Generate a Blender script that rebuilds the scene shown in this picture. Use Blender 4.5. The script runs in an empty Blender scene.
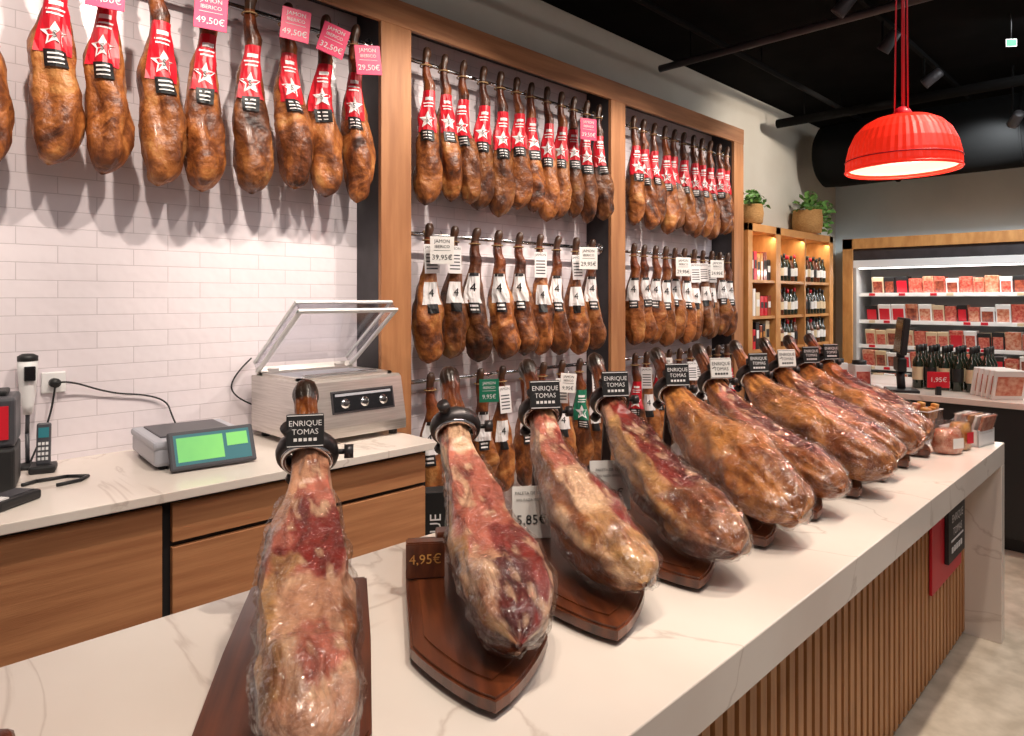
import bpy, bmesh, math, random
from mathutils import Vector, Matrix, noise, Euler
R=random.Random(7)
scene=bpy.context.scene
COL=scene.collection
pi=math.pi
scene.view_settings.view_transform='Standard'

# ---------------------------------------------------------------- materials
def newmat(name):
    m=bpy.data.materials.new(name); m.use_nodes=True
    nt=m.node_tree; b=nt.nodes['Principled BSDF']
    return m,nt,b
def c4(c): return (c[0],c[1],c[2],1)
def pm(name,col,rough=.5,metal=0,col2=None,ns=8,stretch=None,bump=0,bs=40,coat=0,emit=None,es=1,lo=.35,hi=.65,trans=0,spec=None):
    m,nt,b=newmat(name); N=nt.nodes; L=nt.links
    b.inputs['Base Color'].default_value=c4(col)
    b.inputs['Roughness'].default_value=rough
    b.inputs['Metallic'].default_value=metal
    if spec is not None: b.inputs['Specular IOR Level'].default_value=spec
    b.inputs['Coat Weight'].default_value=coat
    b.inputs['Coat Roughness'].default_value=.12
    b.inputs['Transmission Weight'].default_value=trans
    tc=N.new('ShaderNodeTexCoord'); mp=N.new('ShaderNodeMapping')
    L.new(tc.outputs['Object'],mp.inputs['Vector'])
    if stretch: mp.inputs['Scale'].default_value=stretch
    if col2 is not None:
        n=N.new('ShaderNodeTexNoise'); n.inputs['Scale'].default_value=ns; n.inputs['Detail'].default_value=6
        L.new(mp.outputs[0],n.inputs['Vector'])
        r=N.new('ShaderNodeValToRGB'); r.color_ramp.elements[0].position=lo; r.color_ramp.elements[1].position=hi
        r.color_ramp.elements[0].color=c4(col); r.color_ramp.elements[1].color=c4(col2)
        L.new(n.outputs['Fac'],r.inputs[0]); L.new(r.outputs[0],b.inputs['Base Color'])
    if bump:
        n2=N.new('ShaderNodeTexNoise'); n2.inputs['Scale'].default_value=bs; n2.inputs['Detail'].default_value=4
        L.new(mp.outputs[0],n2.inputs['Vector'])
        bp=N.new('ShaderNodeBump'); bp.inputs['Strength'].default_value=bump; bp.inputs['Distance'].default_value=.01
        L.new(n2.outputs['Fac'],bp.inputs['Height']); L.new(bp.outputs[0],b.inputs['Normal'])
    if emit is not None:
        b.inputs['Emission Color'].default_value=c4(emit); b.inputs['Emission Strength'].default_value=es
    return m

WOOD=pm('oak_wood',(.34,.140,.055),.5,col2=(.47,.215,.09),ns=5,stretch=(3,3,.35),bump=.1,bs=30)
WOODH=pm('oak_wood_horizontal',(.34,.140,.06),.5,col2=(.47,.215,.095),ns=5,stretch=(.35,3,6),bump=.1,bs=30)
SHELFW=pm('shelf_oak',(.46,.20,.06),.45,col2=(.60,.30,.10),ns=5,stretch=(1,3,1))
SLAT=pm('slat_oak',(.42,.18,.065),.5,col2=(.58,.28,.11),ns=4,stretch=(6,6,.5))
MAHOG=pm('mahogany',(.040,.010,.005),.3,col2=(.19,.050,.017),ns=4,stretch=(9,.6,3),coat=.4,lo=.3,hi=.72)
BLACK=pm('black_matte',(.012,.012,.013),.5)
BLACKG=pm('black_gloss',(.01,.01,.012),.15,coat=.4)
PIPE=pm('black_paint',(.004,.004,.004),.9,spec=.12)
DARKM=pm('dark_grey_metal',(.035,.032,.035),.45,metal=.2,col2=(.05,.045,.05))
CLAMP=pm('clamp_gunmetal',(.035,.033,.035),.38,metal=.6,col2=(.09,.08,.08),ns=20)
CHROME=pm('chrome',(.75,.75,.77),.15,metal=1)
STEEL=pm('brushed_steel',(.60,.56,.52),.30,metal=.8,col2=(.74,.70,.66),ns=6,stretch=(1,1,30))
GREYP=pm('grey_plastic',(.42,.43,.48),.4)
DGREYP=pm('dark_plastic',(.06,.06,.07),.4)
WHITEP=pm('white_plastic',(.8,.8,.8),.4)
GREYW=pm('fridge_interior',(.36,.35,.34),.5)
RED=pm('label_red',(.60,.010,.025),.4)
PINK=pm('price_tag_pink',(.78,.025,.13),.45)
WHITE=pm('label_white',(.82,.80,.80),.5)
GREEN=pm('label_green',(.01,.18,.10),.45)
PAPER=pm('paper_white',(.85,.83,.80),.6)
ROPE=pm('rope',(.35,.22,.1),.9)
CEIL=pm('ceiling_black',(.003,.003,.003),.95,col2=(.006,.0055,.0055),ns=3,spec=.05)
PLASTER=pm('plaster_wall',(.66,.62,.53),.85,col2=(.72,.68,.59),ns=2,bump=.05,bs=60)
PLASTERG=pm('plaster_grey',(.68,.76,.77),.85,col2=(.74,.82,.83),ns=2)
FLOORM=pm('concrete_floor',(.46,.39,.30),.45,col2=(.64,.56,.45),ns=9,bump=.05)
REDLAMP=pm('red_lamp_shade',(.85,.02,.008),.4,emit=(1,.03,.01),es=.5)
LAMPIN=pm('lamp_inner',(.9,.4,.3),.5,emit=(1,.36,.22),es=1.1)
LED=pm('led_strip',(1,1,1),.5,emit=(1,.96,.92),es=5)
SCREEN=pm('screen_green',(.1,.4,.15),.3,col2=(.2,.6,.15),ns=2,emit=(.12,.42,.10),es=.45)
SCREENT=pm('screen_teal',(.02,.1,.12),.3,emit=(.02,.13,.14),es=.6)
LEAF=pm('leaf_green',(.05,.16,.03),.5,col2=(.16,.32,.07),ns=12)
WICKER=pm('wicker',(.35,.17,.05),.8,col2=(.5,.28,.1),ns=40,stretch=(1,1,4),bump=.6,bs=60)
BOTTLE=pm('dark_bottle_glass',(.012,.02,.01),.08,coat=.5)
BOTTLE2=pm('amber_bottle_glass',(.10,.025,.008),.1,coat=.5)
BEIGE=pm('beige_label',(.7,.55,.35),.5)
PKR=pm('cured_meat_red',(.46,.03,.02),.3,col2=(.66,.22,.15),ns=40,coat=.5)
PKO=pm('cured_meat_orange',(.50,.10,.04),.3,col2=(.70,.38,.25),ns=30,coat=.5)
PKD=pm('cured_meat_dark',(.15,.02,.015),.3,col2=(.4,.1,.05),ns=30,coat=.5)
GOLD=pm('golden_pack',(.72,.38,.10),.35,col2=(.45,.17,.04),ns=25,coat=.5)

def marble():
    m,nt,b=newmat('marble_top'); N=nt.nodes; L=nt.links
    tc=N.new('ShaderNodeTexCoord'); mp=N.new('ShaderNodeMapping'); mp.inputs['Rotation'].default_value=(0,0,.6); mp.inputs['Scale'].default_value=(1,.55,1)
    L.new(tc.outputs['Object'],mp.inputs[0])
    n=N.new('ShaderNodeTexNoise'); n.inputs['Scale'].default_value=1.5; n.inputs['Detail'].default_value=7; n.inputs['Distortion'].default_value=.9
    L.new(mp.outputs[0],n.inputs[0])
    r=N.new('ShaderNodeValToRGB'); e=r.color_ramp.elements
    e[0].position=.490;e[0].color=(1,1,1,1); e[1].position=.510;e[1].color=(1,1,1,1)
    x=e.new(.5); x.color=(.45,.45,.45,1)
    L.new(n.outputs['Fac'],r.inputs[0])
    n2=N.new('ShaderNodeTexNoise'); n2.inputs['Scale'].default_value=2.2; n2.inputs['Detail'].default_value=4
    L.new(mp.outputs[0],n2.inputs[0])
    r2=N.new('ShaderNodeValToRGB'); r2.color_ramp.elements[0].position=.35; r2.color_ramp.elements[1].position=.7
    r2.color_ramp.elements[0].color=(.76,.67,.60,1); r2.color_ramp.elements[1].color=(.84,.77,.70,1)
    L.new(n2.outputs['Fac'],r2.inputs[0])
    mx=N.new('ShaderNodeMix'); mx.data_type='RGBA'
    mx.inputs[6].default_value=(.52,.42,.36,1)
    L.new(r.outputs[0],mx.inputs[0]); L.new(r2.outputs[0],mx.inputs[7])
    L.new(mx.outputs[2],b.inputs['Base Color']); b.inputs['Roughness'].default_value=.22
    return m
MARBLE=marble()
def tile():
    m,nt,b=newmat('white_subway_tile'); N=nt.nodes; L=nt.links
    tc=N.new('ShaderNodeTexCoord'); sp=N.new('ShaderNodeSeparateXYZ'); cb=N.new('ShaderNodeCombineXYZ')
    L.new(tc.outputs['Object'],sp.inputs[0]); L.new(sp.outputs[0],cb.inputs[0]); L.new(sp.outputs[2],cb.inputs[1])
    br=N.new('ShaderNodeTexBrick'); br.inputs['Scale'].default_value=1
    br.inputs['Brick Width'].default_value=.30; br.inputs['Row Height'].default_value=.075
    br.inputs['Mortar Size'].default_value=.0020; br.inputs['Mortar Smooth'].default_value=.3
    br.inputs['Color1'].default_value=(.80,.735,.77,1); br.inputs['Color2'].default_value=(.77,.705,.74,1); br.inputs['Mortar'].default_value=(.60,.54,.57,1)
    L.new(cb.outputs[0],br.inputs['Vector']); L.new(br.outputs['Color'],b.inputs['Base Color'])
    bp=N.new('ShaderNodeBump'); bp.invert=True; bp.inputs['Strength'].default_value=.5; bp.inputs['Distance'].default_value=.003
    n=N.new('ShaderNodeTexNoise'); n.inputs['Scale'].default_value=9; L.new(tc.outputs['Object'],n.inputs[0])
    L.new(br.outputs['Fac'],bp.inputs['Height'])
    bp2=N.new('ShaderNodeBump'); bp2.inputs['Strength'].default_value=.4; bp2.inputs['Distance'].default_value=.014
    L.new(n.outputs[0],bp2.inputs['Height']); L.new(bp.outputs[0],bp2.inputs['Normal']); L.new(bp2.outputs[0],b.inputs['Normal'])
    b.inputs['Roughness'].default_value=.18
    return m
TILE=tile()
def hamskin():
    m,nt,b=newmat('cured_ham_skin'); N=nt.nodes; L=nt.links
    tc=N.new('ShaderNodeTexCoord'); oi=N.new('ShaderNodeObjectInfo')
    ad=N.new('ShaderNodeVectorMath'); ad.operation='ADD'
    sc=N.new('ShaderNodeVectorMath'); sc.operation='SCALE'; sc.inputs['Scale'].default_value=23
    cx=N.new('ShaderNodeCombineXYZ'); L.new(oi.outputs['Random'],cx.inputs[0]); L.new(oi.outputs['Random'],cx.inputs[2])
    L.new(cx.outputs[0],sc.inputs[0]); L.new(tc.outputs['Object'],ad.inputs[0]); L.new(sc.outputs[0],ad.inputs[1])
    n=N.new('ShaderNodeTexNoise'); n.inputs['Scale'].default_value=6; n.inputs['Detail'].default_value=8; n.inputs['Roughness'].default_value=.68; n.inputs['Distortion'].default_value=.6
    L.new(ad.outputs[0],n.inputs[0])
    r=N.new('ShaderNodeValToRGB'); e=r.color_ramp.elements
    e[0].position=.33;e[0].color=(.028,.008,.004,1); e[1].position=.73;e[1].color=(.56,.29,.10,1)
    k=e.new(.44); k.color=(.13,.036,.010,1); k=e.new(.55); k.color=(.32,.105,.025,1)
    L.new(n.outputs[0],r.inputs[0])
    sp=N.new('ShaderNodeSeparateXYZ'); L.new(tc.outputs['Object'],sp.inputs[0])
    mr=N.new('ShaderNodeMapRange'); mr.inputs[1].default_value=-.34; mr.inputs[2].default_value=-.10
    L.new(sp.outputs[2],mr.inputs[0])
    mx=N.new('ShaderNodeMix'); mx.data_type='RGBA'; mx.blend_type='MULTIPLY'; L.new(mr.outputs[0],mx.inputs[0]); L.new(r.outputs[0],mx.inputs[6]); mx.inputs[7].default_value=(.5,.3,.22,1)
    hs=N.new('ShaderNodeHueSaturation'); mr2=N.new('ShaderNodeMapRange'); mr2.inputs[3].default_value=.55; mr2.inputs[4].default_value=1.4
    L.new(oi.outputs['Random'],mr2.inputs[0]); L.new(mr2.outputs[0],hs.inputs['Value']); L.new(mx.outputs[2],hs.inputs['Color'])
    L.new(hs.outputs[0],b.inputs['Base Color'])
    n2=N.new('ShaderNodeTexNoise'); n2.inputs['Scale'].default_value=16; n2.inputs['Detail'].default_value=7; L.new(ad.outputs[0],n2.inputs[0])
    bp=N.new('ShaderNodeBump'); bp.inputs['Strength'].default_value=.95; bp.inputs['Distance'].default_value=.022
    L.new(n2.outputs[0],bp.inputs['Height']); L.new(bp.outputs[0],b.inputs['Normal'])
    b.inputs['Roughness'].default_value=.42; b.inputs['Coat Weight'].default_value=.22; b.inputs['Coat Roughness'].default_value=.18
    return m
HAM=hamskin()
HOOF=pm('hoof_black',(.035,.016,.010),.4,col2=(.09,.035,.015),ns=30)
def cutham():
    m,nt,b=newmat('cut_ham_surface'); N=nt.nodes; L=nt.links
    at=N.new('ShaderNodeAttribute'); at.attribute_name='Col'
    tc=N.new('ShaderNodeTexCoord')
    n=N.new('ShaderNodeTexNoise'); n.inputs['Scale'].default_value=14; n.inputs['Detail'].default_value=8; n.inputs['Distortion'].default_value=1.2; n.inputs['Roughness'].default_value=.65
    mp=N.new('ShaderNodeMapping'); mp.inputs['Scale'].default_value=(1.6,.5,1.2); L.new(tc.outputs['Object'],mp.inputs[0]); L.new(mp.outputs[0],n.inputs[0])
    r=N.new('ShaderNodeValToRGB'); e=r.color_ramp.elements
    e[0].position=.32;e[0].color=(.32,.17,.13,1); e[1].position=.70;e[1].color=(1.25,1.25,1.22,1)
    k=e.new(.5); k.color=(.88,.82,.80,1)
    L.new(n.outputs['Fac'],r.inputs[0])
    mx=N.new('ShaderNodeMix'); mx.data_type='RGBA'; mx.blend_type='MULTIPLY'; mx.inputs[0].default_value=1
    L.new(at.outputs['Color'],mx.inputs[6]); L.new(r.outputs[0],mx.inputs[7]); L.new(mx.outputs[2],b.inputs['Base Color'])
    n2=N.new('ShaderNodeTexNoise'); n2.inputs['Scale'].default_value=20; n2.inputs['Detail'].default_value=6; L.new(tc.outputs['Object'],n2.inputs[0])
    bp=N.new('ShaderNodeBump'); bp.inputs['Strength'].default_value=.8; bp.inputs['Distance'].default_value=.016
    L.new(n2.outputs[0],bp.inputs['Height']); L.new(bp.outputs[0],b.inputs['Normal'])
    b.inputs['Roughness'].default_value=.36; b.inputs['Coat Weight'].default_value=.35; b.inputs['Coat Roughness'].default_value=.12
    return m
CUT=cutham()
def film():
    m=bpy.data.materials.new('clear_plastic_film'); m.use_nodes=True; nt=m.node_tree; N=nt.nodes; L=nt.links
    N.clear(); o=N.new('ShaderNodeOutputMaterial'); t=N.new('ShaderNodeBsdfTransparent'); g=N.new('ShaderNodeBsdfGlossy'); g.inputs['Roughness'].default_value=.09
    t.inputs[0].default_value=(.98,.975,.97,1)
    lw=N.new('ShaderNodeLayerWeight'); lw.inputs['Blend'].default_value=.3
    mr=N.new('ShaderNodeMapRange'); mr.inputs[3].default_value=.055; mr.inputs[4].default_value=.40; L.new(lw.outputs['Facing'],mr.inputs[0])
    mx=N.new('ShaderNodeMixShader'); L.new(mr.outputs[0],mx.inputs[0]); L.new(t.outputs[0],mx.inputs[1]); L.new(g.outputs[0],mx.inputs[2]); L.new(mx.outputs[0],o.inputs[0])
    tc=N.new('ShaderNodeTexCoord'); n=N.new('ShaderNodeTexNoise'); n.inputs['Scale'].default_value=13; n.inputs['Detail'].default_value=2.5; n.inputs['Distortion'].default_value=2.6
    L.new(tc.outputs['Object'],n.inputs[0]); bp=N.new('ShaderNodeBump'); bp.inputs['Strength'].default_value=1; bp.inputs['Distance'].default_value=.04
    L.new(n.outputs[0],bp.inputs['Height']); L.new(bp.outputs[0],g.inputs['Normal']); L.new(bp.outputs[0],lw.inputs['Normal'])
    return m
FILM=film()
def acrylic():
    m=bpy.data.materials.new('clear_acrylic'); m.use_nodes=True; nt=m.node_tree; N=nt.nodes; L=nt.links
    N.clear(); o=N.new('ShaderNodeOutputMaterial'); t=N.new('ShaderNodeBsdfTransparent'); t.inputs[0].default_value=(.90,.90,.92,1); g=N.new('ShaderNodeBsdfGlossy'); g.inputs['Roughness'].default_value=.08
    mx=N.new('ShaderNodeMixShader'); mx.inputs[0].default_value=.14; L.new(t.outputs[0],mx.inputs[1]); L.new(g.outputs[0],mx.inputs[2]); L.new(mx.outputs[0],o.inputs[0])
    return m
ACR=acrylic()

# ---------------------------------------------------------------- mesh builder
_tc={}
def textgeo(s):
    if s in _tc: return _tc[s]
    cu=bpy.data.curves.new('t','FONT'); cu.body=s; cu.size=1; cu.align_x='CENTER'; cu.align_y='CENTER'; cu.resolution_u=2
    ob=bpy.data.objects.new('t',cu); COL.objects.link(ob)
    dg=bpy.context.evaluated_depsgraph_get(); me=ob.evaluated_get(dg).to_mesh()
    v=[tuple(x.co) for x in me.vertices]; f=[tuple(p.vertices) for p in me.polygons]
    ob.evaluated_get(dg).to_mesh_clear(); bpy.data.objects.remove(ob); bpy.data.curves.remove(cu)
    _tc[s]=(v,f); return v,f
class MB:
    def __init__(s): s.v=[];s.f=[];s.m=[];s.s=[];s.mats=[];s.col=None
    def mi(s,mat):
        if mat not in s.mats: s.mats.append(mat)
        return s.mats.index(mat)
    def add(s,v,f,mat,smooth=False,M=None):
        o=len(s.v); i=s.mi(mat)
        if M is not None: v=[tuple(M@Vector(p)) for p in v]
        s.v+=list(v)
        for q in f: s.f.append(tuple(a+o for a in q)); s.m.append(i); s.s.append(smooth)
    def box(s,x0,x1,y0,y1,z0,z1,mat,bev=0,M=None):
        if bev:
            bm=bmesh.new(); bmesh.ops.create_cube(bm,size=1)
            for v in bm.verts: v.co=Vector(((x0+x1)/2+v.co.x*(x1-x0),(y0+y1)/2+v.co.y*(y1-y0),(z0+z1)/2+v.co.z*(z1-z0)))
            bmesh.ops.bevel(bm,geom=bm.edges[:],offset=bev,segments=2,affect='EDGES',profile=.5)
            bm.verts.index_update()
            v=[tuple(a.co) for a in bm.verts]; f=[tuple(a.index for a in q.verts) for q in bm.faces]; bm.free()
            s.add(v,f,mat,False,M); return
        v=[(x,y,z) for x in (x0,x1) for y in (y0,y1) for z in (z0,z1)]
        f=[(0,1,3,2),(4,6,7,5),(0,4,5,1),(2,3,7,6),(0,2,6,4),(1,5,7,3)]
        s.add(v,f,mat,False,M)
    def lathe(s,prof,mat,n=20,M=None,smooth=True,cap=True):
        v=[];f=[]
        for r,z in prof:
            for i in range(n):
                a=2*pi*i/n; v.append((r*math.cos(a),r*math.sin(a),z))
        for j in range(len(prof)-1):
            for i in range(n):
                k=(i+1)%n; f.append((j*n+i,j*n+k,(j+1)*n+k,(j+1)*n+i))
        if cap:
            f.append(tuple(range(n))[::-1]); f.append(tuple((len(prof)-1)*n+i for i in range(n)))
        s.add(v,f,mat,smooth,M)
    def cyl(s,p,q,r,mat,n=12,r2=None):
        p=Vector(p);q=Vector(q);d=q-p; M=Matrix.Translation(p)@d.to_track_quat('Z','Y').to_matrix().to_4x4()
        s.lathe([(r,0),(r if r2 is None else r2,d.length)],mat,n,M)
    def tube(s,pts,r,mat,n=6):
        for a,b in zip(pts,pts[1:]): s.cyl(a,b,r,mat,n)
    def torus(s,Rr,r,mat,M=None,n=24,k=8,sx=1):
        v=[];f=[]
        for i in range(n):
            a=2*pi*i/n
            for j in range(k):
                b=2*pi*j/k; rr=Rr+r*math.cos(b); v.append((rr*math.cos(a),rr*math.sin(a),r*math.sin(b)*sx))
        for i in range(n):
            for j in range(k):
                i2=(i+1)%n;j2=(j+1)%k; f.append((i*k+j,i2*k+j,i2*k+j2,i*k+j2))
        s.add(v,f,mat,True,M)
    def prism(s,poly,z0,z1,mat,M=None,bev=0):
        if bev:
            bm=bmesh.new(); vs=[bm.verts.new((x,y,z0)) for x,y in poly]; fa=bm.faces.new(vs)
            r=bmesh.ops.extrude_face_region(bm,geom=[fa]); 
            for e in r['geom']:
                if isinstance(e,bmesh.types.BMVert): e.co.z=z1
            bmesh.ops.recalc_face_normals(bm,faces=bm.faces[:])
            ed=[e for e in bm.edges if abs(e.verts[0].co.z-e.verts[1].co.z)<1e-6]
            bmesh.ops.bevel(bm,geom=ed,offset=bev,segments=2,affect='EDGES'); bm.verts.index_update()
            v=[tuple(a.co) for a in bm.verts]; f=[tuple(a.index for a in q.verts) for q in bm.faces]; bm.free()
            s.add(v,f,mat,False,M); return
        n=len(poly); v=[(x,y,z0) for x,y in poly]+[(x,y,z1) for x,y in poly]
        f=[tuple(range(n))[::-1],tuple(range(n,2*n))]+[(i,(i+1)%n,n+(i+1)%n,n+i) for i in range(n)]
        s.add(v,f,mat,False,M)
    def text(s,t,size,mat,M):   # text stands in XZ plane facing -Y
        v,f=textgeo(t); s.add([(x*size,0,y*size) for x,y,_ in v],f,mat,False,M)
    def mesh(s,name):
        me=bpy.data.meshes.new(name); me.from_pydata(s.v,[],s.f)
        for m in s.mats: me.materials.append(m)
        me.polygons.foreach_set('material_index',s.m); me.polygons.foreach_set('use_smooth',s.s)
        me.update(); return me
    def obj(s,name,parent=None,loc=(0,0,0),rot=(0,0,0)):
        ob=bpy.data.objects.new(name,s.mesh(name)); COL.objects.link(ob); ob.location=loc; ob.rotation_euler=rot
        if parent: ob.parent=parent
        return ob
def T(x,y,z,rz=0,rx=0,ry=0): return Matrix.Translation((x,y,z))@Euler((rx,ry,rz)).to_matrix().to_4x4()
def inst(me,name,loc,rot=(0,0,0),parent=None,sc=(1,1,1)):
    ob=bpy.data.objects.new(name,me); COL.objects.link(ob); ob.location=loc; ob.rotation_euler=rot; ob.scale=sc
    if parent: ob.parent=parent
    return ob
def empty(name,loc,rot=(0,0,0)):
    e=bpy.data.objects.new(name,None); COL.objects.link(e); e.location=loc; e.rotation_euler=rot; e.empty_display_size=.1; return e

# ---------------------------------------------------------------- room shell
WY=3.5; WX=9.95; CZ=3.9
b=MB(); b.box(-3,WX+.1,-3.5,WY+.1,-.05,0,FLOORM); b.obj('floor')
b=MB(); b.box(-3,WX+.1,-3.5,WY+.1,CZ,CZ+.05,CEIL); b.obj('ceiling')
b=MB(); b.box(-3,WX+.1,WY,WY+.1,0,CZ,PLASTER); b.box(-3,6.6,WY-.012,WY,0,3.3,TILE); b.obj('wall_back')
b=MB(); b.box(WX,WX+.1,-3.5,WY,0,CZ,PLASTERG); b.obj('wall_right')

# ceiling ducts and pipes
b=MB()
b.lathe([(.05,-.02),(.30,0),(.37,.05),(.38,.2),(.38,5.5)],PIPE,28,T(8.75,3.25,3.38,0,pi/2))
for y in (2.4,1.2,.2): b.torus(.385,.012,PIPE,T(8.75,y,3.38,0,pi/2),n=28,k=6)
for y in (2.8,.8,-1): b.cyl((8.75,y,3.7),(8.75,y,CZ),.01,PIPE,6)
b.obj('ceiling_duct')
b=MB()
b.cyl((-1,2.75,3.74),(9.5,2.75,3.74),.025,PIPE); b.cyl((-1,.2,3.7),(9.5,.2,3.7),.045,PIPE); b.cyl((5.2,-3,3.65),(5.2,3.3,3.65),.03,DARKM)
b.cyl((7.6,-3,3.6),(7.6,3.3,3.6),.05,PIPE)
for x in (0,2,4,6,8):
    b.cyl((x,2.75,3.72),(x,2.75,CZ),.006,PIPE,6); b.cyl((x,.2,3.7),(x,.2,CZ),.006,PIPE,6)
for y in (-1,1,3): b.cyl((5.2,y,3.65),(5.2,y,CZ),.006,PIPE,6); b.cyl((7.6,y,3.6),(7.6,y,CZ),.006,PIPE,6)
b.obj('ceiling_pipes')

def spot(loc,tgt,W,ang=70,color=(1,.87,.75),rad=.04,blend=.6):
    loc=Vector(loc); d=(Vector(tgt)-loc).normalized()
    e=empty('track_spotlight',loc)
    m=MB(); q=d.to_track_quat('Z','Y').to_matrix().to_4x4()
    m.lathe([(.03,-.17),(.045,-.16),(.05,-.02),(.052,0),(.046,0),(.040,-.03)],DARKM,16,q)
    m.cyl((0,0,0.02),(0,0,3.855-loc.z),.01,PIPE,8)
    h=m.obj('housing',e)
    l=bpy.data.lights.new('lamp','SPOT'); l.energy=W; l.color=color; l.spot_size=math.radians(ang); l.spot_blend=blend; l.shadow_soft_size=rad
    o=bpy.data.objects.new('lamp',l); COL.objects.link(o); o.parent=e; o.location=d*.03; o.rotation_euler=(-d).to_track_quat('Z','Y').to_euler()
for y in (1.75,.35):
    b=MB(); b.box(-1.5,9,y-.018,y+.018,3.86,CZ,PIPE); b.obj('lighting_track')
xs=[-.6,.4,1.3,2.2,3.1,4.0,5.0,6.0]
for i,x in enumerate(xs):
    spot((x,1.75,3.62),(x+(.35 if i%2 else -.3),3.42,1.75),142,75)
spot((7.2,1.75,3.62),(7.4,3.42,2.6),90,100); spot((8.0,1.2,3.3),(9.5,2.0,2.6),110,95,(.92,.97,1))  # extra washers, added to brighten the upper walls
for x,tx in ((.3,.5),(1.2,1.3),(2.1,2.1),(3.0,2.9),(3.9,3.7),(5.4,5.8)):
    spot((x,.35,3.62),(tx,1.15,.95),130,56,(1,.86,.72))

def area(name,loc,rot,sx,sy,W,color):
    l=bpy.data.lights.new(name,'AREA'); l.shape='RECTANGLE'; l.size=sx; l.size_y=sy; l.energy=W; l.color=color
    o=bpy.data.objects.new(name,l); COL.objects.link(o); o.location=loc; o.rotation_euler=rot; return o
area('ceiling_fill_light',(2.5,-.6,3.84),(.25,0,0),6,.8,70,(1,.90,.86))  # added soft fill for overall ambience, no real panel on the ceiling
area('ceiling_fill_light',(7.2,.4,3.84),(.3,-.3,0),2,1.2,80,(.95,.98,1))  # second added fill, cooler, over the far end; not a real fixture

# ---------------------------------------------------------------- wooden display frame
FY=3.24
b=MB()
posts=[(-2.0,-1.8),(2.25,2.46),(4.41,4.60),(6.46,6.66)]
for x0,x1 in posts:
    b.box(x0,x1,FY,FY+.03,0,3.36,WOOD,.003)
    b.box(x0,x1-.002,FY+.031,WY-.013,0,3.34,DARKM)
b.box(-2.0,6.66,FY-.004,FY+.026,3.21,3.36,WOODH,.003)
b.box(-2.0,6.66,FY+.03,WY-.013,3.30,3.35,DARKM)
b.box(2.46,6.46,FY,FY+.03,0,.10,WOODH)
b.obj('wood_display_frame')

RY=3.36
def rail(x0,x1,z):
    x0+=.002;x1-=.002
    b=MB(); b.cyl((x0,RY,z),(x1,RY,z),.014,CHROME,14)
    for x,s in ((x0,1),(x1,-1)):
        b.cyl((x,RY,z),(x+s*.012,RY,z),.045,CHROME,20); b.cyl((x+s*.012,RY,z),(x+s*.05,RY,z),.024,CHROME,16)
    b.obj('hanging_rail')
RZ=[3.09,2.04,1.14]
rail(-1.8,2.25,RZ[0])
for z in RZ: rail(2.46,4.41,z); rail(4.60,6.46,z)

# ---------------------------------------------------------------- hanging hams
def interp(keys,t,c):
    for i in range(len(keys)-1):
        if t<=keys[i+1][0]: break
    a=keys[i];d=keys[i+1]; h=d[0]-a[0]; u=(t-a[0])/h
    def tan(j):
        if j<=0: p,q=keys[0],keys[1]
        elif j>=len(keys)-1: p,q=keys[-2],keys[-1]
        else: p,q=keys[j-1],keys[j+1]
        return (q[c]-p[c])/(q[0]-p[0])
    m0=tan(i)*h;m1=tan(i+1)*h
    return (2*u**3-3*u*u+1)*a[c]+(u**3-2*u*u+u)*m0+(-2*u**3+3*u*u)*d[c]+(u**3-u*u)*m1
HK=[(0,.014,.014,.006),(.012,.025,.025,.005),(.05,.031,.032,.003),(.075,.027,.028,.0),(.12,.028,.030,-.002),(.19,.036,.038,0),(.24,.044,.044,.008),(.30,.042,.044,.005),
(.38,.055,.059,.0),(.46,.072,.077,-.003),(.54,.086,.090,-.002),(.64,.096,.098,.003),(.75,.098,.102,.010),(.86,.091,.097,.014),(.93,.075,.085,.014),(.975,.050,.058,.010),(1,.006,.006,.006)]
def hp(t,a,off,sd,L,W):
    cx=interp(HK,t,3); rx=interp(HK,t,1); ry=interp(HK,t,2)
    k=min(1,max(0,(t-.25)*3))
    d=noise.noise(Vector((math.sin(a)*1.3+sd*7.3,math.cos(a)*1.3,t*5)))*.40*k+noise.noise(Vector((math.sin(a)*3+sd*3,math.cos(a)*3,t*11)))*.2
    rx=rx*(1+d)*W+off; ry=ry*(1+d)*W+off
    bend=math.sin(t*3+sd)*.018*min(1,.3+t*2)
    return (cx*1.5+bend+rx*math.sin(a), -ry*math.cos(a), .06-t*L)
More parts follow.
